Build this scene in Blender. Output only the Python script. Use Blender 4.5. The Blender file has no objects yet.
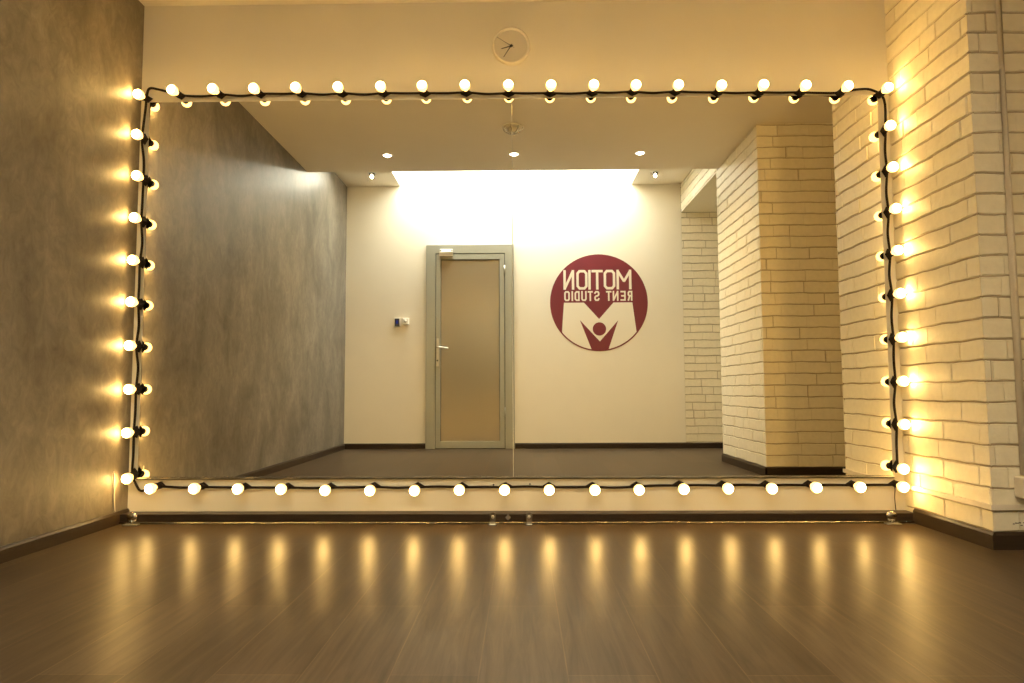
import bpy, bmesh, math, random
from mathutils import Vector, Matrix

random.seed(11)
SC = bpy.context.scene
COL = SC.collection
PI = math.pi

# ------------------------------------------------------------------ room measures (metres; y = 0 is the mirror plane, room towards -y)
XL, XR, XP, XN = -2.00, 1.905, 1.818, 2.75      # grey wall, first pier side, second pier side, recess wall
YB = -4.28                                       # back wall
Y1, Y2, Y2F = -0.64, -1.73, -2.85                # first pier front, second pier front / rear edge
ZL, ZH = 2.697, 2.989                            # low and high ceiling
YD = -2.833                                      # drop between the two ceilings
CAM_D, CAM_H = 3.528, 0.65

# ------------------------------------------------------------------ materials
def new_mat(name):
    m = bpy.data.materials.new(name); m.use_nodes = True
    nt = m.node_tree; b = nt.nodes['Principled BSDF']
    return m, nt, b

def plain(name, col, rough=0.5, metal=0.0, spec=0.5, noise=0.0, nscale=20, bump=0.0):
    m, nt, b = new_mat(name)
    b.inputs['Base Color'].default_value = (*col, 1); b.inputs['Roughness'].default_value = rough
    b.inputs['Metallic'].default_value = metal; b.inputs['Specular IOR Level'].default_value = spec
    if noise or bump:
        tc = nt.nodes.new('ShaderNodeTexCoord'); n = nt.nodes.new('ShaderNodeTexNoise')
        n.inputs['Scale'].default_value = nscale; n.inputs['Detail'].default_value = 5
        nt.links.new(tc.outputs['Object'], n.inputs['Vector'])
        if noise:
            r = nt.nodes.new('ShaderNodeValToRGB')
            r.color_ramp.elements[0].position = .3; r.color_ramp.elements[1].position = .7
            r.color_ramp.elements[0].color = (*[c * (1 - noise) for c in col], 1)
            r.color_ramp.elements[1].color = (*[min(1, c * (1 + noise)) for c in col], 1)
            nt.links.new(n.outputs['Fac'], r.inputs['Fac']); nt.links.new(r.outputs['Color'], b.inputs['Base Color'])
        if bump:
            bp = nt.nodes.new('ShaderNodeBump'); bp.inputs['Strength'].default_value = bump; bp.inputs['Distance'].default_value = .004
            nt.links.new(n.outputs['Fac'], bp.inputs['Height']); nt.links.new(bp.outputs['Normal'], b.inputs['Normal'])
    return m

def emit(name, col, s):
    m = bpy.data.materials.new(name); m.use_nodes = True; nt = m.node_tree; nt.nodes.clear()
    e = nt.nodes.new('ShaderNodeEmission'); o = nt.nodes.new('ShaderNodeOutputMaterial')
    e.inputs['Color'].default_value = (*col, 1); e.inputs['Strength'].default_value = s
    nt.links.new(e.outputs[0], o.inputs[0]); return m

def plaster_mat():
    m, nt, b = new_mat('grey_decorative_plaster')
    tc = nt.nodes.new('ShaderNodeTexCoord')
    mp = nt.nodes.new('ShaderNodeMapping'); mp.inputs['Scale'].default_value = (1, 1.2, .8)
    nt.links.new(tc.outputs['Object'], mp.inputs['Vector'])
    a = nt.nodes.new('ShaderNodeTexNoise'); a.inputs['Scale'].default_value = 2.6; a.inputs['Detail'].default_value = 8; a.inputs['Roughness'].default_value = .6; a.inputs['Distortion'].default_value = .5
    c = nt.nodes.new('ShaderNodeTexNoise'); c.inputs['Scale'].default_value = 13; c.inputs['Detail'].default_value = 7; c.inputs['Roughness'].default_value = .7; c.inputs['Distortion'].default_value = 1.2
    for n in (a, c): nt.links.new(mp.outputs[0], n.inputs['Vector'])
    r1 = nt.nodes.new('ShaderNodeValToRGB'); r1.color_ramp.elements[0].position = .3; r1.color_ramp.elements[1].position = .72
    r1.color_ramp.elements[0].color = (.132, .111, .084, 1); r1.color_ramp.elements[1].color = (.272, .240, .190, 1)
    r2 = nt.nodes.new('ShaderNodeValToRGB'); r2.color_ramp.elements[0].position = .35; r2.color_ramp.elements[1].position = .7
    r2.color_ramp.elements[0].color = (.76, .76, .76, 1); r2.color_ramp.elements[1].color = (1.16, 1.16, 1.16, 1)
    mx = nt.nodes.new('ShaderNodeMix'); mx.data_type = 'RGBA'; mx.blend_type = 'MULTIPLY'; mx.inputs[0].default_value = 1
    nt.links.new(a.outputs['Fac'], r1.inputs[0]); nt.links.new(c.outputs['Fac'], r2.inputs[0])
    nt.links.new(r1.outputs[0], mx.inputs[6]); nt.links.new(r2.outputs[0], mx.inputs[7]); nt.links.new(mx.outputs[2], b.inputs['Base Color'])
    mr = nt.nodes.new('ShaderNodeMapRange'); b.inputs['Specular IOR Level'].default_value = .24; mr.inputs['To Min'].default_value = .40; mr.inputs['To Max'].default_value = .56
    nt.links.new(c.outputs['Fac'], mr.inputs['Value']); nt.links.new(mr.outputs[0], b.inputs['Roughness'])
    bp = nt.nodes.new('ShaderNodeBump'); bp.inputs['Strength'].default_value = .25; bp.inputs['Distance'].default_value = .004
    nt.links.new(c.outputs['Fac'], bp.inputs['Height']); nt.links.new(bp.outputs[0], b.inputs['Normal'])
    return m

def floor_mat():
    m, nt, b = new_mat('brown_laminate_planks')
    L = nt.links
    tc = nt.nodes.new('ShaderNodeTexCoord')
    sep = nt.nodes.new('ShaderNodeSeparateXYZ'); L.new(tc.outputs['Object'], sep.inputs[0])
    # planks run along y: feed the brick texture with (y, x)
    cmb = nt.nodes.new('ShaderNodeCombineXYZ')
    ax = nt.nodes.new('ShaderNodeMath'); ax.operation = 'ADD'; ax.inputs[1].default_value = .103 + 19 * .2035
    L.new(sep.outputs['X'], ax.inputs[0]); L.new(sep.outputs['Y'], cmb.inputs['X']); L.new(ax.outputs[0], cmb.inputs['Y'])
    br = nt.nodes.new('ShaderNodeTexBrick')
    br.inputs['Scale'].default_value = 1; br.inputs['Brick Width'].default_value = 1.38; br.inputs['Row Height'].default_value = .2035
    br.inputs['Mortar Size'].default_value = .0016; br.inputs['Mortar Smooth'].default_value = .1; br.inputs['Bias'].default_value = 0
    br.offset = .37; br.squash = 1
    br.inputs['Color1'].default_value = (.84, .84, .84, 1); br.inputs['Color2'].default_value = (1.12, 1.12, 1.12, 1); br.inputs['Mortar'].default_value = (1.45, 1.38, 1.25, 1)  # plank seams coloured lighter than the wood: bevel highlights painted into the joints
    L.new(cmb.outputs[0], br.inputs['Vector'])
    mp = nt.nodes.new('ShaderNodeMapping'); mp.inputs['Scale'].default_value = (22, 1.5, 1); L.new(tc.outputs['Object'], mp.inputs[0])
    n = nt.nodes.new('ShaderNodeTexNoise'); n.inputs['Scale'].default_value = 1.6; n.inputs['Detail'].default_value = 9; n.inputs['Roughness'].default_value = .62; n.inputs['Distortion'].default_value = 1.0
    L.new(mp.outputs[0], n.inputs['Vector'])
    r = nt.nodes.new('ShaderNodeValToRGB'); r.color_ramp.elements[0].position = .32; r.color_ramp.elements[1].position = .7
    r.color_ramp.elements[0].color = (.048, .033, .020, 1); r.color_ramp.elements[1].color = (.096, .067, .041, 1)
    L.new(n.outputs['Fac'], r.inputs[0])
    mx = nt.nodes.new('ShaderNodeMix'); mx.data_type = 'RGBA'; mx.blend_type = 'MULTIPLY'; mx.inputs[0].default_value = 1
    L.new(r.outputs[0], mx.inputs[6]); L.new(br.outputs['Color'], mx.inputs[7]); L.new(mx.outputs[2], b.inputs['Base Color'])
    mr = nt.nodes.new('ShaderNodeMapRange'); b.inputs['Specular IOR Level'].default_value = .055; mr.inputs['To Min'].default_value = .28; mr.inputs['To Max'].default_value = .40
    L.new(n.outputs['Fac'], mr.inputs['Value']); L.new(mr.outputs[0], b.inputs['Roughness'])
    bp = nt.nodes.new('ShaderNodeBump'); bp.inputs['Strength'].default_value = .12; bp.inputs['Distance'].default_value = .002
    L.new(n.outputs['Fac'], bp.inputs['Height'])
    bp2 = nt.nodes.new('ShaderNodeBump'); bp2.inputs['Strength'].default_value = .15; bp2.inputs['Distance'].default_value = .002; bp2.invert = True
    L.new(br.outputs['Fac'], bp2.inputs['Height']); L.new(bp.outputs[0], bp2.inputs['Normal']); L.new(bp2.outputs[0], b.inputs['Normal'])
    return m

def wood_trim_mat():
    m, nt, b = new_mat('dark_brown_trim'); L = nt.links
    tc = nt.nodes.new('ShaderNodeTexCoord'); mp = nt.nodes.new('ShaderNodeMapping'); mp.inputs['Scale'].default_value = (2, 2, 30)
    L.new(tc.outputs['Object'], mp.inputs[0])
    n = nt.nodes.new('ShaderNodeTexNoise'); n.inputs['Scale'].default_value = 3; n.inputs['Detail'].default_value = 6; L.new(mp.outputs[0], n.inputs[0])
    r = nt.nodes.new('ShaderNodeValToRGB'); r.color_ramp.elements[0].color = (.024, .016, .010, 1); r.color_ramp.elements[1].color = (.050, .034, .022, 1)
    L.new(n.outputs['Fac'], r.inputs[0]); L.new(r.outputs[0], b.inputs['Base Color']); b.inputs['Roughness'].default_value = .38; b.inputs['Specular IOR Level'].default_value = .15
    return m

def bulb_mat():
    # LED globe: throws most of its light forwards (local +z), less back towards its socket
    m = emit('warm_bulb_glow', (1.0, .60, .175), 10); nt = m.node_tree; e = nt.nodes['Emission']
    tc = nt.nodes.new('ShaderNodeTexCoord'); sp = nt.nodes.new('ShaderNodeSeparateXYZ'); mr = nt.nodes.new('ShaderNodeMapRange')
    nt.links.new(tc.outputs['Object'], sp.inputs[0]); nt.links.new(sp.outputs['Z'], mr.inputs['Value'])
    mr.inputs['From Min'].default_value = .009; mr.inputs['From Max'].default_value = .0255
    mr.inputs['To Min'].default_value = 4.5; mr.inputs['To Max'].default_value = 165
    nt.links.new(mr.outputs[0], e.inputs['Strength']); return m

M = {}
M['plaster'] = plaster_mat()
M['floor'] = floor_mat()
M['trim'] = wood_trim_mat()
M['paint'] = plain('warm_white_wall_paint', (.80, .745, .62), .55, noise=.012, nscale=4, bump=.05)
M['ceil'] = plain('ceiling_paint', (.86, .79, .66), .7, noise=.012, nscale=3)
M['brick'] = plain('white_painted_brick', (.84, .77, .60), .5, noise=.035, nscale=35, bump=.55)
M['mortar'] = plain('painted_mortar', (.47, .38, .26), .7, noise=.12, nscale=30, bump=.5)
M['mirror'] = plain('silvered_mirror', (.95, .95, .91), 0.0, 1.0)
M['alu'] = plain('brushed_aluminium', (.75, .73, .68), .25, 1.0)
M['chrome'] = plain('chrome', (.42, .40, .36), .2, 1.0)
M['steel'] = plain('satin_steel', (.62, .60, .54), .3, 1.0)
M['rubber'] = plain('black_rubber', (.016, .011, .008), .75, spec=.2)
M['bulb'] = bulb_mat()
M['panel'] = emit('recess_light_panel', (.97, 1.0, .92), 31)
M['spot'] = emit('downlight_glow', (1.0, .86, .60), 26)
M['doorframe'] = plain('grey_green_door_metal', (.36, .36, .30), .38, .35)
M['doordark'] = plain('dark_gasket', (.05, .048, .04), .6)
M['white'] = plain('white_plastic', (.82, .80, .74), .35)
M['beige'] = plain('painted_pipe', (.74, .66, .54), .4, noise=.05, nscale=14)
M['clockface'] = plain('cream_clock_face', (.70, .64, .53), .5)
M['clockrim'] = plain('cream_clock_rim', (.80, .74, .62), .35)
M['black'] = plain('black_plastic', (.02, .018, .018), .35)
M['logo'] = plain('burgundy_vinyl', (.175, .018, .030), .45)
M['cream'] = plain('cream_vinyl', (.80, .745, .62), .5)
M['screen'] = emit('keypad_screen_glow', (.10, .13, .6), .35)
M['frost'] = plain('frosted_door_glass', (.33, .28, .19), .26, 0.5, .8)
M['grille'] = plain('grey_detector', (.70, .65, .55), .4)
M['seam'] = plain('pale_sealant', (.85, .82, .72), .35)
M['stain'] = plain('dark_stain', (.06, .045, .035), .8)

# ------------------------------------------------------------------ mesh helpers
def obj(name, bm, mat, parent=None, smooth=False, mats=None):
    me = bpy.data.meshes.new(name); bmesh.ops.recalc_face_normals(bm, faces=bm.faces[:])
    bm.to_mesh(me); bm.free()
    for m_ in (mats or [mat]): me.materials.append(m_)
    if smooth:
        for p in me.polygons: p.use_smooth = True
    o = bpy.data.objects.new(name, me); COL.objects.link(o)
    if parent: o.parent = parent
    return o

def add_box(bm, lo, hi, bev=0.0, seg=2):
    lo, hi = [min(a, b) for a, b in zip(lo, hi)], [max(a, b) for a, b in zip(lo, hi)]
    v = [bm.verts.new((x, y, z)) for x in (lo[0], hi[0]) for y in (lo[1], hi[1]) for z in (lo[2], hi[2])]
    fs = [bm.faces.new([v[i] for i in q]) for q in ((0, 1, 3, 2), (4, 6, 7, 5), (0, 4, 5, 1), (2, 3, 7, 6), (0, 2, 6, 4), (1, 5, 7, 3))]
    if bev:
        es = list({e for f in fs for e in f.edges})
        bmesh.ops.bevel(bm, geom=es, offset=bev, segments=seg, affect='EDGES', profile=.5)
    return bm

def box(lo, hi, bev=0.0): return add_box(bmesh.new(), lo, hi, bev)

def frame_from(d):
    d = Vector(d).normalized(); up = Vector((0, 0, 1)) if abs(d.z) < .9 else Vector((1, 0, 0))
    a = d.cross(up).normalized(); return a, a.cross(d).normalized(), d

def lathe(bm, prof, o, d, seg=24):
    """prof: (distance along d, radius)"""
    a, b, d = frame_from(d); o = Vector(o); rings = []
    for t, r in prof:
        if r < 1e-6: rings.append([bm.verts.new(o + d * t)])
        else: rings.append([bm.verts.new(o + d * t + (a * math.cos(2 * PI * k / seg) + b * math.sin(2 * PI * k / seg)) * r) for k in range(seg)])
    for p, q in zip(rings, rings[1:]):
        for k in range(seg):
            k2 = (k + 1) % seg
            if len(p) == 1 and len(q) == 1: continue
            if len(p) == 1: bm.faces.new((p[0], q[k], q[k2]))
            elif len(q) == 1: bm.faces.new((p[k], q[0], p[k2]))
            else: bm.faces.new((p[k], q[k], q[k2], p[k2]))
    for ring in (rings[0], rings[-1]):
        if len(ring) > 2: bm.faces.new(ring)
    return bm

def catmull(pts, n=6):
    out = []
    P = [Vector(p) for p in pts]; P = [P[0]] + P + [P[-1]]
    for i in range(1, len(P) - 2):
        for k in range(n):
            t = k / n; a, b, c, d = P[i - 1], P[i], P[i + 1], P[i + 2]
            out.append(.5 * ((2 * b) + (c - a) * t + (2 * a - 5 * b + 4 * c - d) * t * t + (3 * b - a - 3 * c + d) * t ** 3))
    out.append(P[-2]); return out

def tube(bm, pts, r, seg=8, n=6, smooth=True):
    path = catmull(pts, n) if smooth else [Vector(p) for p in pts]
    rings = []; prev = None
    for i, p in enumerate(path):
        t = (path[min(i + 1, len(path) - 1)] - path[max(i - 1, 0)]).normalized()
        if prev is None: a, b, _ = frame_from(t)
        else:
            a = (prev - t * prev.dot(t)).normalized(); b = t.cross(a)
        prev = a
        rings.append([bm.verts.new(p + (a * math.cos(2 * PI * k / seg) + b * math.sin(2 * PI * k / seg)) * r) for k in range(seg)])
    for p, q in zip(rings, rings[1:]):
        for k in range(seg):
            bm.faces.new((p[k], q[k], q[(k + 1) % seg], p[(k + 1) % seg]))
    bm.faces.new(rings[0]); bm.faces.new(rings[-1]); return bm

def tag(o, label=None, cat=None, group=None, kind=None):
    if label: o['label'] = label
    if cat: o['category'] = cat
    if group: o['group'] = group
    if kind: o['kind'] = kind
    return o

def thing(name, label, cat, loc, group=None):
    o = bpy.data.objects.new(name, None); o.empty_display_size = .05; COL.objects.link(o); o.location = loc
    return tag(o, label, cat, group)

def part(name, bm, mat, parent, smooth=False, mats=None):
    """part meshes are written in world coordinates, moved to sit under their thing"""
    off = Vector(parent.location)
    if parent.parent: off = off + Vector(parent.parent.location)
    bmesh.ops.translate(bm, verts=bm.verts[:], vec=-off)
    return obj(name, bm, mat, parent, smooth, mats)

def single(name, bm, mat, loc, label, cat, group=None, smooth=False, mats=None):
    bmesh.ops.translate(bm, verts=bm.verts[:], vec=-Vector(loc))
    o = obj(name, bm, mat, None, smooth, mats); o.location = loc
    return tag(o, label, cat, group)

def struct(name, bm, mat, label, smooth=False, mats=None):
    return tag(obj(name, bm, mat, None, smooth, mats), label, None, None, 'structure')

# ------------------------------------------------------------------ brickwork
PITCH, PH = .0872, 2.2484 % .0872
def brick_face(bm, o, u, n, w, z0, z1, seed, ext0=False, ext1=False, blen=.25, depth=.008):
    """bricks over a face: o at z=0, u along the wall, n outwards; the plane of o is the face of the bricks"""
    rnd = random.Random(seed); u = Vector(u); n = Vector(n); o = Vector(o)
    nb = len(bm.faces)
    # mortar bed
    A = o - n * depth
    q = [A + Vector((0, 0, z0)), A + u * w + Vector((0, 0, z0)), A + u * w + Vector((0, 0, z1)), A + Vector((0, 0, z1))]
    f = bm.faces.new([bm.verts.new(p) for p in q]); f.material_index = 1
    k0 = int(math.floor((z0 - PH) / PITCH)); zc = PH + k0 * PITCH
    row = k0; wob = {}
    def wav(z, x, s): return .0016 * math.sin(x * 17 + z * 61 + s) + .0012 * math.sin(x * 41 + z * 23 + 2 * s)
    while zc < z1:
        a, b = max(zc, z0), min(zc + PITCH, z1)
        if b - a > .006:
            s = -rnd.uniform(0, blen) if row % 2 else -blen * .5 - rnd.uniform(0, .06)
            while s < w:
                L = blen * rnd.choice((1, 1, 1, .5, .96, 1.03)); e = s + L
                c, d = max(s, 0), min(e, w)
                if d - c > .012:
                    gz = .0027 + rnd.uniform(0, .0012)
                    gl = (0 if (ext0 and c == 0) else (rnd.choice((.0005, .001, .0028)) if c > 0 else .001))
                    gr = (0 if (ext1 and d == w) else (rnd.choice((.0005, .001, .0028)) if d < w else .001))
                    dx = rnd.uniform(-.0018, .0012); N = max(2, int((d - c) / .035)); inset = .0035
                    top, bot, topf, botf = [], [], [], []
                    for i in range(N + 1):
                        x = c + gl + (d - c - gl - gr) * i / N
                        il = 0 if ((ext0 and c == 0) or gl < .002) else inset; ir = 0 if ((ext1 and d == w) or gr < .002) else inset
                        xf = min(max(x, c + gl + il), d - gr - ir)
                        zt = b - gz + wav(b, x, 1) + rnd.uniform(-.0006, .0006); zb = a + gz + wav(a, x, 1) + rnd.uniform(-.0006, .0006)
                        if b >= z1 - 1e-6: zt = b
                        if a <= z0 + 1e-6: zb = a
                        dep = depth + dx + rnd.uniform(-.0006, .0006)
                        if (ext0 and c == 0 and i == 0) or (ext1 and d == w and i == N): dep = depth
                        P0 = A + u * x; P1 = A + u * xf + n * dep
                        top.append(bm.verts.new(P0 + Vector((0, 0, zt)))); bot.append(bm.verts.new(P0 + Vector((0, 0, zb))))
                        topf.append(bm.verts.new(P1 + Vector((0, 0, zt - inset)))); botf.append(bm.verts.new(P1 + Vector((0, 0, zb + inset))))
                    for i in range(N):
                        bm.faces.new((botf[i], botf[i + 1], topf[i + 1], topf[i]))
                        bm.faces.new((topf[i], topf[i + 1], top[i + 1], top[i]))
                        bm.faces.new((bot[i], bot[i + 1], botf[i + 1], botf[i]))
                    bm.faces.new((bot[0], botf[0], topf[0], top[0])); bm.faces.new((bot[N], botf[N], topf[N], top[N]))
                s = e
        zc += PITCH; row += 1

def quad(bm, a, b, c, d, mi=0):
    f = bm.faces.new([bm.verts.new(p) for p in (a, b, c, d)]); f.material_index = mi; return f

# ------------------------------------------------------------------ shell
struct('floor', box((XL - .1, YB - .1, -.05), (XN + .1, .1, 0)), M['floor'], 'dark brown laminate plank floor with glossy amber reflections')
struct('wall_left', box((XL - .12, YB, 0), (XL, .006, ZH)), M['plaster'], 'grey decorative plaster wall on the left')
struct('wall_front', box((XL - .12, .006, 0), (XN + .12, .12, ZH)), M['paint'], 'warm white wall carrying the big mirror')
bm = bmesh.new()                       # back wall, continues up inside the light recess
add_box(bm, (XL - .12, YB - .12, 0), (XP, YB, 3.42))
struct('wall_back', bm, M['paint'], 'cream wall with the grey door and burgundy sign, seen in the mirror')

bm = bmesh.new()
brick_face(bm, (XR, 0.006, 0), (0, -1, 0), (-1, 0, 0), -Y1 + .006, 0, ZL, 3, ext1=True)
brick_face(bm, (XR, Y1, 0), (1, 0, 0), (0, -1, 0), XN - XR, 0, ZL, 4, ext0=True)
add_box(bm, (XR + .0081, Y1 + .0081, 0), (XN, .006, ZL))
add_box(bm, (XR + .0001, Y1 + .0001, ZL-.002), (XN, .006, ZL))
struct('wall_right', bm, M['brick'], 'white painted brick pier to the right of the mirror', mats=[M['brick'], M['mortar']])
bm = bmesh.new()
brick_face(bm, (XN, Y1, 0), (0, -1, 0), (-1, 0, 0), Y1 - Y2, 0, ZL, 5)
add_box(bm, (XN, Y2, 0), (XN + .12, .0, ZL))
struct('wall_recess', bm, M['brick'], 'brick wall at the back of the recess between the two piers', mats=[M['brick'], M['mortar']])
bm = bmesh.new()
brick_face(bm, (XP, Y2, 0), (1, 0, 0), (0, 1, 0), XN + .1 - XP, 0, ZL, 6, ext0=True)
brick_face(bm, (XP, Y2F, 0), (0, 1, 0), (-1, 0, 0), Y2 - Y2F, 0, ZL, 7, ext0=True, ext1=True)
add_box(bm, (XP + .0081, Y2F + .002, 0), (XN + .1, Y2 - .0081, ZL + .3))
quad(bm, (XP, Y2F, 0), (XN, Y2F, 0), (XN, Y2F, ZH), (XP, Y2F, ZH))
struct('wall_pier', bm, M['brick'], 'second white brick pier seen in the right half of the mirror', mats=[M['brick'], M['mortar']])
# lintel above the niche, niche end wall and niche soffit
bm = bmesh.new()
ZN = 2.66
brick_face(bm, (XP, YB, 0), (0, 1, 0), (-1, 0, 0), Y2F - YB + .02, ZN, ZH, 8, depth=.006)
add_box(bm, (XP + .0062, YB, ZN), (XN + .1, Y2F, ZH))
quad(bm, (XP, YB, ZN), (XP + .01, YB, ZN), (XP + .01, Y2F, ZN), (XP, Y2F, ZN))
struct('wall_lintel', bm, M['brick'], 'white brick lintel over the niche at the back', mats=[M['brick'], M['mortar']])
bm = bmesh.new()
brick_face(bm, (XP, YB, 0), (1, 0, 0), (0, 1, 0), XN - XP, 0, ZN, 9)
brick_face(bm, (XN, YB, 0), (0, 1, 0), (-1, 0, 0), Y2F - YB, 0, ZN, 10)
add_box(bm, (XP, YB - .12, 0), (XN + .1, YB - .009, ZN)); add_box(bm, (XN + .009, YB, 0), (XN + .1, Y2F, ZN))
struct('wall_niche', bm, M['brick'], 'white brick inside of the niche beside the back wall', mats=[M['brick'], M['mortar']])

bm = bmesh.new()                       # ceilings: low slab, drop, high part with the light recess
RX0, RX1, RY, RZ = -1.385, 1.255, YB + .62, 3.40
add_box(bm, (XL - .12, YD, ZL), (XN + .12, .12, ZH + .02))
add_box(bm, (XL - .12, YB - .12, ZH), (RX0, YD, ZH + .08))
add_box(bm, (RX1, YB - .12, ZH), (XN + .12, YD, ZH + .08))
add_box(bm, (RX0, RY, ZH), (RX1, YD, ZH + .08))
add_box(bm, (RX0 - .03, YB, ZH + .08), (RX0, RY + .03, RZ)); add_box(bm, (RX1, YB, ZH + .08), (RX1 + .03, RY + .03, RZ))
add_box(bm, (RX0, RY, ZH + .08), (RX1, RY + .03, RZ)); add_box(bm, (RX0 - .03, YB, RZ), (RX1 + .03, RY + .03, RZ + .03))
struct('ceiling', bm, M['ceil'], 'pale ceiling with a lower slab over the mirror side')

# baseboards, step, ledge
bm = bmesh.new()
def board(bm, a, b, n, h=.062, t=.014):
    a, b, n = Vector(a), Vector(b), Vector(n)
    prof = [(0, 0), (t, 0), (t, h - .012), (t * .45, h), (0, h)]
    r0 = [bm.verts.new(a + n * p + Vector((0, 0, z))) for p, z in prof]; r1 = [bm.verts.new(b + n * p + Vector((0, 0, z))) for p, z in prof]
    for k in range(5): bm.faces.new((r0[k], r0[(k + 1) % 5], r1[(k + 1) % 5], r1[k]))
    bm.faces.new(r0); bm.faces.new(r1)
STEP, SZ = .082, .047
struct('baseboard_left', (board(bm, (XL, YB, 0), (XL, -STEP, 0), (1, 0, 0)), bm)[1], M['trim'], 'dark brown baseboard along the grey wall')
bm = bmesh.new()
board(bm, (XL, YB, 0), (-1.085, YB, 0), (0, 1, 0)); board(bm, (-.085, YB, 0), (XN, YB, 0), (0, 1, 0))
struct('baseboard_back', bm, M['trim'], 'dark brown baseboard under the cream wall')
bm = bmesh.new()
board(bm, (XR, -STEP, 0), (XR, Y1 - .014, 0), (-1, 0, 0), .07); board(bm, (XR, Y1, 0), (XN, Y1, 0), (0, -1, 0), .07)
board(bm, (XN, Y1, 0), (XN, Y2, 0), (-1, 0, 0), .07)
board(bm, (XN, Y2, 0), (XP - .014, Y2, 0), (0, 1, 0), .07); board(bm, (XP, Y2 + .014, 0), (XP, Y2F, 0), (-1, 0, 0), .07)
struct('baseboard_right', bm, M['trim'], 'dark brown baseboard around the brick piers')
bm = box((XL, -STEP, 0), (XR, .006, SZ), .003)
struct('trim_1', bm, M['trim'], 'low dark brown plinth board under the mirror wall')
bm = bmesh.new(); tube(bm, [(XL, -STEP - .004, .006), (XR, -STEP - .004, .006)], .005, 8, 1, False)
struct('trim_2', bm, M['alu'], 'thin pale metal bead where plinth meets floor', True)
bm = bmesh.new(); add_box(bm, (XR - .012, Y1, .158), (XR + .01, .0, .178)); add_box(bm, (XR - .012, Y1 - .012, .158), (XN, Y1, .178))
struct('trim_3', bm, M['beige'], 'narrow painted ledge around the foot of the brick pier')
bm = bmesh.new()
board(bm, (XL, -STEP-.014, 0), (XL, .006, 0), (1, 0, 0), .062, .012)
obj('baseboard_corner', bm, M['trim'])['kind'] = 'structure'

# ------------------------------------------------------------------ mirror: two panes, bottom channel
MX0, MX1, MXS, MZ0, MZ1 = -1.951, 1.846, -.047, .2125, 2.1687
def pane(x0, x1, label):
    bm = bmesh.new(); b = .0008
    y0, y1 = .0, .0055
    F = [(x0 + b, 0, MZ0 + b), (x1 - b, 0, MZ0 + b), (x1 - b, 0, MZ1 - b), (x0 + b, 0, MZ1 - b)]
    E_ = [(x0, .0006, MZ0), (x1, .0006, MZ0), (x1, .0006, MZ1), (x0, .0006, MZ1)]
    K = [(x, y1, z) for x, _, z in E_]
    f, e, k = [[bm.verts.new(p) for p in q] for q in (F, E_, K)]
    bm.faces.new(f); bm.faces.new(k)
    for i in range(4):
        j = (i + 1) % 4
        bm.faces.new((f[i], f[j], e[j], e[i])); bm.faces.new((e[i], e[j], k[j], k[i]))
    single('wall_mirror', bm, M['mirror'], ((x0 + x1) / 2, 0, MZ0), label, 'mirror', 'big wall mirror panels')
pane(MX0, MXS - .0010, 'large frameless mirror panel left of the thin vertical seam, reflecting the grey door')
pane(MXS + .0010, MX1, 'large frameless mirror panel right of the thin vertical seam, reflecting the burgundy sign')
bm = bmesh.new()
add_box(bm, (MX0, -.012, MZ0 - .006), (MX1, .0055, MZ0 - .001)); add_box(bm, (MX0, -.012, MZ0 - .006), (MX1, -.0095, MZ0 + .006))
single('mirror_channel', bm, M['alu'], (0, 0, MZ0 - .006), 'thin metal channel under the bottom edge of the mirror', 'mirror rail')

struct('trim_4', box((MXS - .0010, .0002, MZ0), (MXS + .0010, .0055, MZ1)), M['seam'], 'thin pale vertical seam between the two mirror panels')

# ------------------------------------------------------------------ festoon string: cable with sockets, and every bulb
TOP = [((-1.9694, 2.1777), (-1.9529, 2.178)), ((-1.792, 2.1985), (-1.7761, 2.1922)), ((-1.5827, 2.2031), (-1.5639, 2.1926)), ((-1.3699, 2.2019), (-1.3564, 2.1947)), ((-1.1535, 2.2048), (-1.1407, 2.1951)), ((-0.9358, 2.204), (-0.927, 2.1928)), ((-0.717, 2.2043), (-0.7105, 2.1915)), ((-0.5042, 2.2056), (-0.497, 2.1892)), ((-0.2851, 2.2064), (-0.2813, 2.1901)), ((-0.0628, 2.205), (-0.0639, 2.1845)), ((0.1549, 2.2016), (0.1516, 2.1822)), ((0.3728, 2.2003), (0.3687, 2.1831)), ((0.5862, 2.1974), (0.5767, 2.1851)), ((0.8027, 2.195), (0.7978, 2.1832)), ((1.0209, 2.1911), (1.0126, 2.1766)), ((1.2342, 2.1919), (1.2261, 2.1743)), ((1.4469, 2.1864), (1.4382, 2.172)), ((1.6592, 2.1815), (1.6427, 2.1682)), ((1.8604, 2.1709), (1.8455, 2.1581))]
LEFT = [((-1.9705, 1.9656), (-1.9616, 1.9638)), ((-1.9591, 1.7494), (-1.9475, 1.7438)), ((-1.9641, 1.5321), (-1.9508, 1.5258)), ((-1.9675, 1.3152), (-1.951, 1.3132)), ((-1.977, 1.1021), (-1.952, 1.0978)), ((-1.9689, 0.8816), (-1.955, 0.8806)), ((-1.9613, 0.6626), (-1.9493, 0.6642)), ((-1.9644, 0.4466), (-1.9527, 0.4477)), ((-1.9592, 0.2236), (-1.9537, 0.238))]
RIGHT = [((1.8636, 1.9734), (1.8638, 1.971)), ((1.8667, 1.7604), (1.8626, 1.7595)), ((1.8716, 1.5482), (1.8617, 1.5445)), ((1.8725, 1.3359), (1.8602, 1.3288)), ((1.8756, 1.1208), (1.8614, 1.12)), ((1.875, 0.9021), (1.8595, 0.8978)), ((1.8716, 0.6854), (1.8593, 0.6826)), ((1.8673, 0.474), (1.8563, 0.4717)), ((1.8541, 0.2596), (1.8523, 0.2626))]
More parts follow.
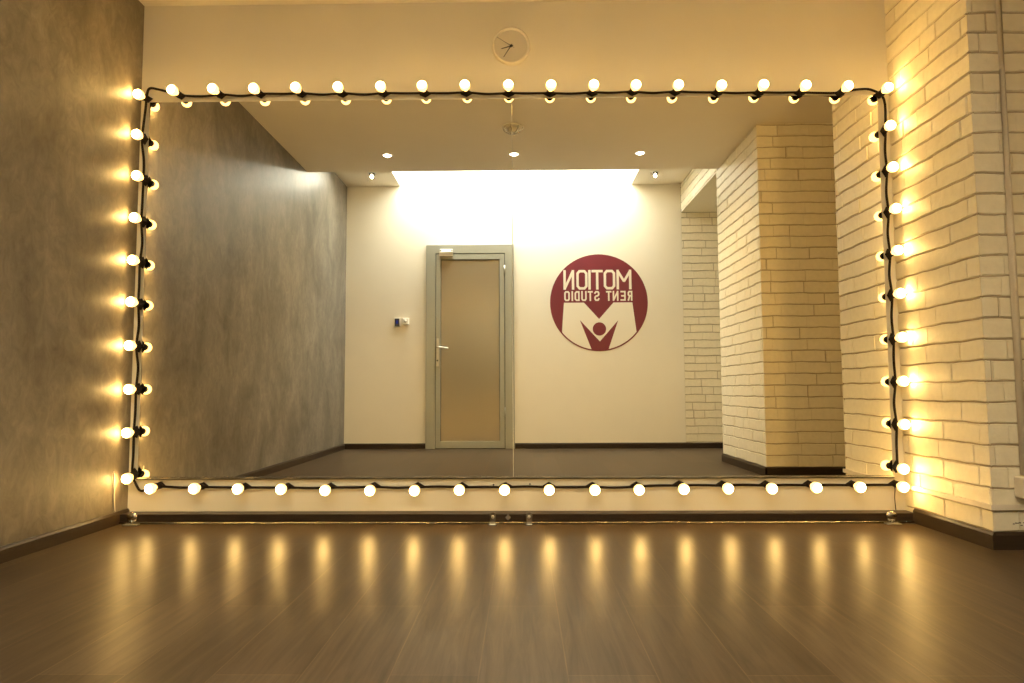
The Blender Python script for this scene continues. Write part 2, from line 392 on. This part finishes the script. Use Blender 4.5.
BOT = [((-1.8417, 0.1724), (-1.8228, 0.1815)), ((-1.6224, 0.1719), (-1.6055, 0.1776)), ((-1.4046, 0.1705), (-1.3937, 0.1751)), ((-1.1902, 0.1685), (-1.1778, 0.1746)), ((-0.9721, 0.1632), (-0.9618, 0.1741)), ((-0.7516, 0.1622), (-0.7437, 0.1766)), ((-0.5315, 0.1617), (-0.5245, 0.1751)), ((-0.3108, 0.1642), (-0.3046, 0.1746)), ((-0.089, 0.1637), (-0.0862, 0.1741)), ((0.1298, 0.1632), (0.1303, 0.1736)), ((0.3517, 0.1627), (0.3464, 0.1741)), ((0.5683, 0.1632), (0.5647, 0.1751)), ((0.786, 0.1656), (0.7777, 0.1805)), ((1.0019, 0.1675), (0.9902, 0.18)), ((1.2144, 0.1671), (1.2048, 0.1795)), ((1.4296, 0.1714), (1.4165, 0.1805)), ((1.6419, 0.1724), (1.6304, 0.18)), ((1.8499, 0.1733), (1.8414, 0.181))]
GY, SY, CY = -.070, -.028, -.012
def clampx(x): return min(max(x, -1.968), 1.876)
r_ = random.Random(5)
def bulb_mesh():
    bm = bmesh.new(); R = .0262; prof = [(-R, 0)]
    prof = [(R * -math.cos(t), R * math.sin(t)) for t in [PI * k / 18 for k in range(19)]]
    # globe at origin looking +z away from the socket; neck at -z
    neck = [(-.036, .0), (-.036, .0105), (-.030, .0115), (-.0245, .0125)]
    prof = neck + [(a, r) for a, r in prof if a > -.0225]
    prof[-1] = (R, 0)
    lathe(bm, prof, (0, 0, 0), (0, 0, 1), 24)
    me = bpy.data.meshes.new('light_bulb'); bmesh.ops.recalc_face_normals(bm, faces=bm.faces[:]); bm.to_mesh(me); bm.free()
    me.materials.append(M['bulb'])
    for p in me.polygons: p.use_smooth = True
    return me
BULB = bulb_mesh()
def socket_mesh():
    bm = bmesh.new()
    lathe(bm, [(-.004, .0), (-.004, .0155), (.010, .0165), (.020, .0165), (.0285, .0175), (.0300, .0165), (.0300, 0)], (0, 0, 0), (0, 0, 1), 20)
    # diamond shaped clamp that grips the cable
    v = [bm.verts.new(p) for p in ((-.032, 0, -.004), (0, -.019, -.004), (.032, 0, -.004), (0, .019, -.004), (-.026, 0, .012), (0, -.017, .016), (.026, 0, .012), (0, .017, .016))]
    bm.faces.new(v[:4]); bm.faces.new(v[4:])
    for i in range(4): bm.faces.new((v[i], v[(i + 1) % 4], v[4 + (i + 1) % 4], v[4 + i]))
    me = bpy.data.meshes.new('socket'); bmesh.ops.recalc_face_normals(bm, faces=bm.faces[:]); bm.to_mesh(me); bm.free()
    me.materials.append(M['rubber']); return me
SOCK = socket_mesh()
ORD = ['first', 'second', 'third', 'fourth', 'fifth', 'sixth', 'seventh', 'eighth', 'ninth']
string = thing('festoon_cable', 'black festoon cable with sockets looped around the whole mirror edge', 'string light cable', (0, SY, .05))
path = []
def fixture(g, s, along, label, group):
    G = Vector((clampx(g[0]), GY, g[1])); S = Vector((s[0], CY - .006, s[1]))
    d = (G - S).normalized()
    G = S + d * .0600
    G.x = clampx(G.x)
    d = (G - S).normalized()
    a = Vector(along).normalized(); a = (a - d * a.dot(d)).normalized(); b = d.cross(a)
    R = Matrix((a, b, d)).transposed().to_4x4()
    o = bpy.data.objects.new('light_bulb', BULB); COL.objects.link(o)
    o.matrix_world = Matrix.Translation(G) @ R
    tag(o, label, 'light bulb', group)
    k = bpy.data.objects.new('socket', SOCK); COL.objects.link(k); k.parent = string
    k.matrix_local = Matrix.Translation(S - Vector(string.location)) @ R
    return S
def place(i, n, a, b):
    """i-th of n between ends a (start) and b"""
    mid = (n - 1) / 2
    if i == mid: return None
    return (ORD[i], a) if i < mid else (ORD[n - 1 - i], b)
T = []
for i, (g, s) in enumerate(TOP):
    if i == 0: lab = 'lit globe bulb at the top left corner of the mirror'
    elif i == len(TOP) - 1: lab = 'lit globe bulb at the top right corner of the mirror'
    else:
        q = place(i - 1, 17, 'left', 'right')
        if q is None: lab = 'lit globe bulb in the middle of the top row, right below the clock'
        else:
            lab = 'lit globe bulb in the top row, %s inward from the top %s corner bulb' % (q[0], q[1])
    T.append(fixture(g, s, (1, 0, 0), lab, 'bulbs along the top of the mirror'))
Lf = [fixture(g, s, (0, 0, 1), 'lit globe bulb at the bottom end of the left column by the grey wall' if i == 8 else
              'lit globe bulb beside the grey wall, %s below the top corner bulb' % ORD[i], 'bulbs down the left side of the mirror') for i, (g, s) in enumerate(LEFT)]
Rt = [fixture(g, s, (0, 0, 1), 'lit globe bulb at the bottom end of the right column by the brick' if i == 8 else
              'lit globe bulb beside the brick pier, %s below the top corner bulb' % ORD[i], 'bulbs down the right side of the mirror') for i, (g, s) in enumerate(RIGHT)]
Bt = []
for i, (g, s) in enumerate(BOT):
    q = (ORD[i], 'left') if i < 9 else (ORD[17 - i], 'right')
    lab = ('lit globe bulb at the far %s end of the bottom row' % q[1]) if q[0] == 'first' else 'lit globe bulb in the bottom row above the plinth, %s from the %s' % q
    Bt.append(fixture(g, s, (1, 0, 0), lab, 'bulbs along the bottom of the mirror'))
def wander(pts, amp, ax):
    out = [pts[0]]
    for a, b in zip(pts, pts[1:]):
        m = (a + b) / 2; m[ax] += r_.uniform(-amp, amp)
        if ax == 2: m.z -= .0015
        m.y = CY + .002; out += [m, b]
    return out
Bt = [p + Vector((0, 0, -.007)) for p in Bt]; Lf = [p + Vector((-.014, 0, 0)) for p in Lf]; Rt = [p + Vector((.008, 0, 0)) for p in Rt]; T = [p + Vector((0, 0, .006)) for p in T]; T[0].x -= .006
W = [p.copy() for p in reversed(Bt)]
W = wander(W, .004, 2)
W += [Vector((-1.885, CY, .163)), Vector((-1.925, CY, .152)), Vector((-1.951, CY, .185))]
W += wander([p.copy() for p in reversed(Lf)], .006, 0)
W += [T[0] + Vector((-.004, 0, -.06)), T[0].copy(), T[0] + Vector((.012, .002, .052)), T[0] + Vector((.07, .004, .045))]
W += wander([p.copy() for p in T[1:]], .004, 2)[0:-2]
W += [T[-1] + Vector((-.10, .002, .028)), T[-1] + Vector((-.03, .002, .022)), T[-1] + Vector((.026, 0, -.03))]
W += wander([p.copy() for p in Rt], .005, 0)
bm = bmesh.new(); tube(bm, W, .0062, 8, 5)
part('cable', bm, M['rubber'], string, True)

# thin leads
bm = bmesh.new(); tube(bm, [(1.845, -.008, .178), (1.849, -.007, .15), (1.846, -.007, .11), (1.848, -.009, .05)], .0022, 6, 4)
single('power_lead', bm, M['rubber'], (1.848, -.007, .05), 'thin dark lead dropping from the last bottom bulb to the plinth beside the brick', 'cable', None, True)
bm = bmesh.new(); tube(bm, [(XL + .006, -.135, .262), (XL + .006, -.128, .20), (XL + .006, -.122, .12), (XL + .006, -.116, .066)], .0034, 8, 5)
single('wall_conduit', bm, M['beige'], (XL + .006, -.12, .063), 'short thin pale conduit on the grey wall above the baseboard in the left corner', 'conduit', None, True)

# ------------------------------------------------------------------ clock
cx, cz, cr = -.050, 2.4455, .100
ck = thing('wall_clock', 'round cream wall clock with thin dark hands above the mirror', 'clock', (cx, .006, cz))
bm = bmesh.new(); prof = [(0, cr - .004), (.012, cr), (.030, cr - .001), (.036, cr - .006), (.034, cr - .012), (.018, cr - .014)]
seg = 56; rings = []
for t, r in prof: rings.append([bm.verts.new((cx + r * math.cos(2 * PI * k / seg), .006 - t, cz + r * math.sin(2 * PI * k / seg))) for k in range(seg)])
for p, q in zip(rings, rings[1:]):
    for k in range(seg): bm.faces.new((p[k], p[(k + 1) % seg], q[(k + 1) % seg], q[k]))
part('clock_rim', bm, M['clockrim'], ck, True)
part('clock_face', lathe(bmesh.new(), [(0, cr - .006), (.018, cr - .006)], (cx, .006, cz), (0, -1, 0), 56), M['clockface'], ck)
def hand(dx, dz, w, y, tail=.012):
    bm = bmesh.new(); d = Vector((dx, 0, dz)); L_ = d.length; d.normalize(); p = Vector((-d.z, 0, d.x)); c = Vector((cx, y, cz))
    for a in (0, -.0012): pass
    q = [c - d * tail + p * w, c - d * tail - p * w, c + d * L_ - p * w * .7, c + d * L_ + p * w * .7]
    v0 = [bm.verts.new(x) for x in q]; v1 = [bm.verts.new(x + Vector((0, -.0012, 0))) for x in q]
    bm.faces.new(v0); bm.faces.new(v1)
    for i in range(4): bm.faces.new((v0[i], v0[(i + 1) % 4], v1[(i + 1) % 4], v1[i]))
    return bm
part('hour_hand', hand(-.050, -.014, .0026, -.0135), M['black'], ck)
part('minute_hand', hand(-.038, -.060, .0021, -.0155), M['black'], ck)
part('second_hand', hand(-.076, .049, .0009, -.0175, .02), M['black'], ck)
part('hub', lathe(bmesh.new(), [(.0, .007), (.006, .006), (.0075, .003), (.0076, 0)], (cx, -.013, cz), (0, -1, 0), 16), M['black'], ck, True)

# ------------------------------------------------------------------ small hardware on wall and plinth
def clip(x, label, wide=False):
    y = -STEP
    t = thing('floor_clip', label, 'bracket', (x, y - .03, 0), 'metal clips at the plinth')
    w = .019 if not wide else .024
    bm = bmesh.new()                                     # upright plate with a rounded head
    N = 14; top = .058
    pts = [(-w * .62, .004), (w * .62, .004)] + [(w * .8 * math.cos(PI * k / N), top - w * .8 + w * .8 * math.sin(PI * k / N)) for k in range(N + 1)]
    a = [bm.verts.new((x + px, y - .011, pz)) for px, pz in pts]; b = [bm.verts.new((x + px, y - .018, pz)) for px, pz in pts]
    bm.faces.new(a); bm.faces.new(b)
    for i in range(len(pts)): bm.faces.new((a[i], a[(i + 1) % len(pts)], b[(i + 1) % len(pts)], b[i]))
    part('upright_plate', bm, M['chrome'], t)
    part('foot_plate', box((x - w, y - .050, 0), (x + w, y - .0095, .005), .0015), M['chrome'], t)
    part('rivet', lathe(bmesh.new(), [(0, .0075), (.004, .0068), (.006, .0035), (.0062, 0)], (x, y - .018, .036), (0, -1, 0), 16), M['steel'], t, True)
    for sx in (-1, 1):
        part('screw_head', lathe(bmesh.new(), [(0, .0035), (.0016, .003), (.002, 0)], (x + sx * w * .55, y - .038, .005), (0, 0, 1), 12), M['steel'], t, True)
clip(-.147, 'small chrome clip standing at the plinth, left one of the middle pair')
clip(.030, 'small chrome clip standing at the plinth, right one of the middle pair')
def hinge_clip(x, label):
    y = -STEP
    t = thing('floor_clip', label, 'bracket', (x, y - .02, 0), 'metal clips at the plinth')
    bm = bmesh.new(); lathe(bm, [(0, .024), (.010, .025), (.014, .021), (.017, .012), (.018, 0)], (x, y - .010, .036), (0, -1, 0), 24)
    part('round_head', bm, M['chrome'], t, True)
    part('stem', lathe(bmesh.new(), [(0, .009), (.012, .007), (.03, .007)], (x, y - .020, .0), (0, 0, 1), 14), M['chrome'], t, True)
    part('foot_plate', box((x - .035, y - .046, 0), (x + .035, y - .0095, .005), .0015), M['steel'], t)
hinge_clip(-1.915, 'small round headed chrome clip at the far left corner of the plinth')
hinge_clip(1.778, 'small round headed chrome clip near the right end of the plinth')
bm = bmesh.new()
v = [Vector((-.073 + .014 * math.cos(k * PI / 2), 0, .030 + .014 * math.sin(k * PI / 2))) for k in range(4)]
a = [bm.verts.new((p.x, -STEP - .0002, p.z)) for p in v]; b = [bm.verts.new((p.x, -STEP - .004, p.z)) for p in v]
c = [bm.verts.new((-.073 + (p.x + .073) * .5, -STEP - .004, .03 + (p.z - .03) * .5)) for p in v]; d = [bm.verts.new((q.co.x, -STEP - .002, q.co.z)) for q in c]
for i in range(4):
    j = (i + 1) % 4
    bm.faces.new((a[i], a[j], b[j], b[i])); bm.faces.new((b[i], b[j], c[j], c[i])); bm.faces.new((c[i], c[j], d[j], d[i]))
bm.faces.new(a); bm.faces.new(d)
single('diamond_bracket', bm, M['steel'], (-.073, -STEP, .03), 'tiny diamond shaped metal plate on the plinth face between the middle clips', 'bracket')
for x, z, l in ((-.147, .176, 'tiny dark screw in the wall just left of the mirror seam, above the cable'), (.036, .179, 'tiny dark screw in the wall just right of the mirror seam, above the cable')):
    single('screw', lathe(bmesh.new(), [(0, .0045), (.002, .004), (.003, 0)], (x, .006, z), (0, -1, 0), 12), M['black'], (x, .006, z), l, 'screw', 'screws under the mirror', True)

# ------------------------------------------------------------------ pipe and box on the pier
t = thing('surface_conduit', 'pale painted conduit running down the brick pier to a square box at the right edge', 'conduit', (2.035, Y1, .2))
bm = bmesh.new(); tube(bm, [(2.030, Y1 - .016, ZL), (2.030, Y1 - .016, 1.3), (2.030, Y1 - .016, .30)], .0135, 12, 1, False)
part('pipe', bm, M['beige'], t, True)
part('junction_box', box((1.995, Y1 - .055, .208), (2.085, Y1 - .0005, .292), .006), M['beige'], t)
part('box_outlet', lathe(bmesh.new(), [(0, .020), (.018, .018), (.018, 0)], (2.04, Y1 - .028, .209), (0, 0, -1), 18), M['doordark'], t, True)

# ------------------------------------------------------------------ door on the back wall (seen in the mirror)
dY = YB
door = bpy.data.objects.new('door_1', None); COL.objects.link(door); door.location = (-.58, dY, 0)
tag(door, 'grey metal door with a tall frosted pane, seen in the mirror', None, None, 'structure')
FX0, FX1, FZ = -1.082, -.086, 2.30
bm = bmesh.new()
add_box(bm, (FX0, dY, 0), (FX0 + .105, dY + .035, FZ), .003); add_box(bm, (FX1 - .105, dY, 0), (FX1, dY + .035, FZ), .003); add_box(bm, (FX0 + .1, dY, FZ - .10), (FX1 - .1, dY + .035, FZ), .003)
part('door_frame', bm, M['doorframe'], door)
LX0, LX1, LZ = FX0 + .112, FX1 - .112, FZ - .108
part('gasket', box((FX0 + .10, dY, 0), (FX1 - .10, dY + .008, FZ - .095)), M['doordark'], door)
leaf = obj('door_leaf', bmesh.new(), M['doorframe'], door)
bm = bmesh.new(); y0, y1 = dY + .008, dY + .030
GX0, GX1, GZ0, GZ1 = LX0 + .052, LX1 - .052, .085, LZ - .06
for lo, hi in (((LX0, y0, .008), (GX0, y1, LZ)), ((GX1, y0, .008), (LX1, y1, LZ)), ((GX0, y0, .008), (GX1, y1, GZ0)), ((GX0, y0, GZ1), (GX1, y1, LZ))): add_box(bm, lo, hi, .002)
bmesh.ops.translate(bm, verts=bm.verts[:], vec=(.58, -dY, 0)); bm.to_mesh(leaf.data); bm.free()
def sub(name, bm, mat, smooth=False):
    bmesh.ops.translate(bm, verts=bm.verts[:], vec=(.58, -dY, 0)); return obj(name, bm, mat, leaf, smooth)
sub('glass_pane', box((GX0 - .002, dY + .010, GZ0 - .002), (GX1 + .002, dY + .018, GZ1 + .002)), M['frost'])
bm = bmesh.new()
for lo, hi in (((GX0 - .001, y0 + .01, GZ0), (GX0 + .008, dY + .0225, GZ1)), ((GX1 - .008, y0 + .01, GZ0), (GX1 + .001, dY + .0225, GZ1)), ((GX0, y0 + .01, GZ1 - .008), (GX1, dY + .0225, GZ1 + .001))): add_box(bm, lo, hi)
sub('glazing_bead', bm, M['doordark'])
hx = LX0 + .020
sub('handle_plate', box((hx - .014, y1, .92), (hx + .016, y1 + .010, 1.235), .004), M['steel'])
bm = bmesh.new(); tube(bm, [(hx, y1 + .008, 1.135), (hx, y1 + .045, 1.135), (hx + .03, y1 + .052, 1.133), (hx + .125, y1 + .050, 1.122)], .0095, 10, 5)
sub('door_handle', bm, M['steel'], True)
sub('key_cylinder', lathe(bmesh.new(), [(0, .010), (.006, .009), (.006, 0)], (hx, y1 + .009, .985), (0, 1, 0), 14), M['doordark'], True)
for k in (.35, 1.95):
    sub('hinge', lathe(bmesh.new(), [(0, .009), (.11, .009)], (LX1 + .004, y1 + .004, k), (0, 0, 1), 12), M['doorframe'], True)
t = thing('magnetic_lock', 'small pale metal lock box at the top left corner of the mirrored door', 'door lock', (-.85, dY + .035, 2.2))
part('lock_body', box((-.93, dY + .0355, 2.158), (-.775, dY + .080, 2.212), .004), M['steel'], t)
part('mounting_plate', box((-.925, dY + .0355, 2.213), (-.78, dY + .047, 2.250), .002), M['white'], t)
for x in (-.915, -.79):
    part('bolt', lathe(bmesh.new(), [(0, .008), (.004, .007), (.005, 0)], (x, dY + .047, 2.23), (0, 1, 0), 12), M['doordark'], t, True)

# keypad and white sounder box
t = thing('access_keypad', 'small black keypad with a blue lit screen left of the mirrored door', 'keypad', (-1.408, dY, 1.42))
part('back_plate', box((-1.446, dY + .0004, 1.371), (-1.376, dY + .006, 1.477), .003), M['white'], t)
part('keypad_body', box((-1.437, dY + .006, 1.376), (-1.384, dY + .022, 1.462), .004), M['black'], t)
part('screen', box((-1.421, dY + .0215, 1.402), (-1.400, dY + .0235, 1.440)), M['screen'], t)
t = thing('exit_button', 'small white push button box between the keypad and the mirrored door', 'switch', (-1.312, dY, 1.43))
part('button_housing', box((-1.350, dY + .0004, 1.392), (-1.274, dY + .042, 1.468), .008), M['white'], t)
part('push_button', lathe(bmesh.new(), [(0, .017), (.006, .016), (.008, 0)], (-1.312, dY + .0415, 1.432), (0, 1, 0), 20), M['white'], t, True)

# ------------------------------------------------------------------ wall sign (reads normally in the room, reversed in the mirror)
LC = Vector((.870, 0, 1.633)); LR = .551
sign = thing('wall_sign', 'round burgundy sign with cream lettering and raised arms figure on the cream wall', 'sign', (LC.x, dY, LC.z))
def lp(px, py): return LC.x + LR * (px - 337) / 278, LC.z - LR * (py - 358) / 278
def slab(bm, pts, y0, y1):
    a = [bm.verts.new((x, y0, z)) for x, z in pts]; b = [bm.verts.new((x, y1, z)) for x, z in pts]
    bm.faces.new(a); bm.faces.new(b); n = len(pts)
    for i in range(n): bm.faces.new((a[i], a[(i + 1) % n], b[(i + 1) % n], b[i]))
def arc(cx_, cy_, r, a0, a1, n): return [(cx_ + r * math.cos(math.radians(a0 + (a1 - a0) * k / n)), cy_ + r * math.sin(math.radians(a0 + (a1 - a0) * k / n))) for k in range(n + 1)]
bm = bmesh.new(); slab(bm, [lp(*p) for p in arc(337, 358, 278, 0, 360, 96)[:-1]], dY + .0003, dY + .0015)
part('sign_disc', bm, M['logo'], sign)
bm = bmesh.new()
a_r = math.degrees(math.atan2(530 - 358, 553 - 337)); a_l = math.degrees(math.atan2(530 - 358, 120 - 337))
slab(bm, [lp(*p) for p in [(138, 358), (252, 358), (337, 452), (420, 358), (527, 358)] + arc(337, 358, 270, a_r, a_l, 40)], dY + .0014, dY + .0024)
part('letter_shape', bm, M['cream'], sign)['label'] = 'cream big letter M shape'
bm = bmesh.new()
bx_r = math.degrees(math.acos((388 - 337) / 271)); bx_l = math.degrees(math.acos((293 - 337) / 271))
slab(bm, [lp(*p) for p in [(228, 458), (340, 580), (445, 460)] + arc(337, 358, 272, bx_r, bx_l, 8)], dY + .0023, dY + .0032)
part('figure_body', bm, M['logo'], sign)
bm = bmesh.new(); slab(bm, [lp(*p) for p in arc(338, 509, 38, 0, 360, 32)[:-1]], dY + .0023, dY + .0032)
part('figure_head', bm, M['logo'], sign)
# strokes: x runs as in ordinary reading, 0..1; y up 0..1
c_ = .22
GL = {'M': [[(0, 0), (0, 1)], [(1, 1), (1, 0)], [(0, 1), (.5, .40)], [(.5, .40), (1, 1)]], 'O': [[(c_, 0), (0, c_ * .6), (0, 1 - c_ * .6), (c_, 1), (1 - c_, 1), (1, 1 - c_ * .6), (1, c_ * .6), (1 - c_, 0), (c_, 0)]],
      'T': [[(0, 1), (1, 1)], [(.5, 1), (.5, 0)]], 'I': [[(.5, 0), (.5, 1)]], 'N': [[(0, 0), (0, 1)], [(1, 0), (1, 1)], [(.02, 1), (.98, 0)]],
      'R': [[(0, 0), (0, 1), (.75, 1), (1, .88), (1, .62), (.75, .5), (0, .5)], [(.6, .5), (1, 0)]], 'E': [[(1, 1), (0, 1), (0, 0), (1, 0)], [(0, .5), (.8, .5)]],
      'S': [[(1, .85), (.78, 1), (.22, 1), (0, .86), (0, .66), (.2, .54), (.8, .46), (1, .34), (1, .14), (.78, 0), (.22, 0), (0, .15)]],
      'U': [[(0, 1), (0, .15), (.22, 0), (.78, 0), (1, .15), (1, 1)]], 'D': [[(0, 0), (0, 1), (.68, 1), (1, .85), (1, .15), (.68, 0), (0, 0)]]}
def strokes(ch, xa, xb, ya, yb, w, name='letter'):
    """xa = left, xb = right of the glyph in the mirrored picture frame: the glyph runs right to left there"""
    bm = bmesh.new(); h = w / 2
    lay = 0
    for st in GL[ch]:
        P = []
        for gx, gy in st:
            P.append(Vector((xb - h - gx * (xb - xa - w), yb - h - gy * (yb - ya - w))))
        closed = (P[0] - P[-1]).length < 1e-4
        n = len(P); Lp, Rp = [], []
        for i in range(n):
            if closed: p0, p1 = P[i - 1 if i else n - 2], P[i + 1 if i < n - 1 else 1]
            else: p0, p1 = P[max(i - 1, 0)], P[min(i + 1, n - 1)]
            d0 = (P[i] - p0); d1 = (p1 - P[i])
            if d0.length < 1e-6: d0 = d1
            if d1.length < 1e-6: d1 = d0
            d0.normalize(); d1.normalize(); n0 = Vector((-d0.y, d0.x)); n1 = Vector((-d1.y, d1.x)); m = (n0 + n1)
            m.normalize(); k = min(h / max(m.dot(n0), .3), h * 1.35)
            ext = Vector((0, 0))
            if not closed and i == 0: ext = -d1 * h
            if not closed and i == n - 1: ext = d0 * h
            if ch in 'NM' and st[0][0] != st[-1][0]: ext = ext * .25
            Lp.append(P[i] + m * k + ext); Rp.append(P[i] - m * k + ext)
        for i in range(n - 1):
            slab(bm, [lp(*p) for p in (Lp[i], Lp[i + 1], Rp[i + 1], Rp[i])], dY + .0014, dY + .0026 + .00002 * lay); lay += 1
    part(name, bm, M['cream'], sign)['label'] = 'cream letter %s' % ch
for ch, xa, xb in (('M', 439, 524), ('O', 366, 432), ('T', 297, 361), ('I', 278, 292), ('O', 210, 274), ('N', 136, 198)): strokes(ch, xa, xb, 170, 283, 14)
for ch, xa, xb in (('R', 501, 528), ('E', 460, 490), ('N', 416, 449), ('T', 378, 409), ('S', 311, 341), ('T', 274, 303), ('U', 237, 268), ('D', 199, 228), ('I', 182, 190), ('O', 140, 172)): strokes(ch, xa, xb, 291.5, 348.5, 9)

# ------------------------------------------------------------------ ceiling fittings
for x, l in ((-1.165, 'small glowing recessed ceiling spotlight on the left of three in the mirror'), (-.061, 'small glowing recessed ceiling spotlight by the mirror seam, middle of three'), (1.031, 'small glowing recessed ceiling spotlight on the right of three in the mirror')):
    y = -2.375
    t = thing('ceiling_spotlight', l, 'ceiling light', (x, y, ZL), 'spotlights in the low ceiling')
    bm = bmesh.new(); seg = 28; rings = []
    for dz, r in ((0, .052), (-.004, .052), (-.006, .046), (-.004, .034), (.0, .034)): rings.append([bm.verts.new((x + r * math.cos(2 * PI * k / seg), y + r * math.sin(2 * PI * k / seg), ZL + dz)) for k in range(seg)])
    for p, q in zip(rings, rings[1:]):
        for k in range(seg): bm.faces.new((p[k], p[(k + 1) % seg], q[(k + 1) % seg], q[k]))
    part('bezel', bm, M['white'], t, True)
    part('lamp', lathe(bmesh.new(), [(0, .034), (.006, .030), (.012, .018), (.014, 0)], (x, y, ZL - .0005), (0, 0, -1), 24), M['spot'], t, True)
    ld = bpy.data.lights.new('downlight_beam', 'SPOT'); ld.energy = 84; ld.color = (1, .77, .42); ld.spot_size = math.radians(140); ld.spot_blend = 1; ld.shadow_soft_size = .03
    lo = bpy.data.objects.new('downlight_beam', ld); COL.objects.link(lo); lo.parent = t; lo.location = (0, 0, -.05)
for x, y, l in ((-1.606, -3.78, 'small angled ceiling spotlight near the grey wall, behind the low ceiling'), (1.442, -3.83, 'small angled ceiling spotlight near the brick niche, behind the low ceiling')):
    t = thing('ceiling_spotlight', l, 'ceiling light', (x, y, ZH), 'spotlights in the high ceiling')
    part('bezel', lathe(bmesh.new(), [(0, .045), (.004, .045), (.007, .038), (.007, 0)], (x, y, ZH), (0, 0, -1), 24), M['white'], t, True)
    part('housing', lathe(bmesh.new(), [(0, .03), (.014, .03), (.016, .026), (.016, 0)], (x, y, ZH - .006), (0, .25, -1), 20), M['black'], t, True)
    ld = bpy.data.lights.new('downlight_beam', 'SPOT'); ld.energy = 32 if x < 0 else 10; ld.color = (1, .97, .80); ld.spot_size = math.radians(130); ld.spot_blend = 1; ld.shadow_soft_size = .012
    lo = bpy.data.objects.new('downlight_beam', ld); COL.objects.link(lo); lo.parent = t; lo.location = (0, .01, -.045)
    lo.rotation_euler = (Vector((-2.0, -2.95, 2.1)) - Vector((x, y, ZH)) if x < 0 else Vector((1.8, -2.9, 1.6)) - Vector((x, y, ZH))).to_track_quat('-Z', 'Y').to_euler()
    part('lamp', lathe(bmesh.new(), [(0, .011), (.003, .008), (.004, 0)], (x, y + .0055, ZH - .0215), (0, .25, -1), 20), M['spot'], t, True)
x, y = -.062, -1.757
t = thing('smoke_detector', 'round pale smoke detector with finned cage on the low ceiling', 'smoke detector', (x, y, ZL))
part('detector_base', lathe(bmesh.new(), [(0, .085), (.006, .084), (.010, .068), (.010, 0)], (x, y, ZL), (0, 0, -1), 32), M['grille'], t, True)
for k in range(8):
    a = k * PI / 4 + .2; c_a, s_a = math.cos(a), math.sin(a)
    bm = bmesh.new(); tube(bm, [(x + .078 * c_a, y + .078 * s_a, ZL - .007), (x + .066 * c_a, y + .066 * s_a, ZL - .030), (x + .036 * c_a, y + .036 * s_a, ZL - .048), (x + .010 * c_a, y + .010 * s_a, ZL - .052)], .0036, 8, 4)
    part('cage_fin', bm, M['alu'], t, True)
part('detector_head', lathe(bmesh.new(), [(0, .040), (.020, .036), (.034, .020), (.037, 0)], (x, y, ZL - .013), (0, 0, -1), 24), M['grille'], t, True)
single('ceiling_light', box((RX0 + .08, YB + .10, RZ - .02), (RX1 - .08, RY - .06, RZ - .002)), M['panel'], (0, YB + .3, RZ - .02), 'long bright light panel inside the ceiling recess above the back wall', 'ceiling light')

# dark chips where paint is missing on the pier foot
bm = bmesh.new(); rr = random.Random(3)
for k in range(7):
    cx2, cz2 = 1.99 + k * .0075 + rr.uniform(-.002, .002), .098 + rr.uniform(-.004, .008); pts = [(cx2 + rr.uniform(.002, .006) * math.cos(t_), cz2 + rr.uniform(.001, .003) * math.sin(t_)) for t_ in [2 * PI * j / 7 for j in range(7)]]
    slab(bm, pts, Y1 - .0006, Y1 + .004)
obj('paint_chips', bm, M['stain'])['kind'] = 'structure'

# ------------------------------------------------------------------ world, camera, view
w = bpy.data.worlds.new('world'); SC.world = w; w.use_nodes = True
w.node_tree.nodes['Background'].inputs[0].default_value = (1, .85, .65, 1); w.node_tree.nodes['Background'].inputs[1].default_value = 0.02

cam = bpy.data.cameras.new('camera'); co = bpy.data.objects.new('camera', cam); COL.objects.link(co); SC.camera = co
cam.sensor_width = 36; cam.lens = 694.47 * 36 / 1024; cam.clip_start = .02
pi_, ya, ro = .07, -.0145, -.0043
def world_dir(v):
    """camera-frame (right, forward, up) to world: roll, pitch, yaw undone in turn"""
    a, f, b = v; c, s = math.cos(-ro), math.sin(-ro); ia, ib = a, -b
    ia, ib = c * ia - s * ib, s * ia + c * ib; x, y, z = ia, f, -ib
    c, s = math.cos(-pi_), math.sin(-pi_); y, z = c * y + s * z, -s * y + c * z
    c, s = math.cos(-ya), math.sin(-ya); return Vector((c * x - s * y, s * x + c * y, z))
Rm = Matrix((world_dir((1, 0, 0)), world_dir((0, 0, 1)), -world_dir((0, 1, 0)))).transposed().to_4x4()
co.matrix_world = Matrix.Translation((0, -CAM_D, CAM_H)) @ Rm

SC.view_settings.view_transform = 'Standard'; SC.view_settings.look = 'None'
SC.view_settings.exposure = -0.08; SC.view_settings.gamma = 1.0; SC.view_settings.use_curve_mapping = False
SC.render.engine = 'CYCLES'
cy = SC.cycles
cy.use_denoising = True; cy.denoiser = 'OPENIMAGEDENOISE'; cy.denoising_prefilter = 'ACCURATE'
cy.sample_clamp_indirect = 12; cy.max_bounces = 10; cy.diffuse_bounces = 5; cy.glossy_bounces = 5
cy.use_light_tree = True; cy.caustics_reflective = True
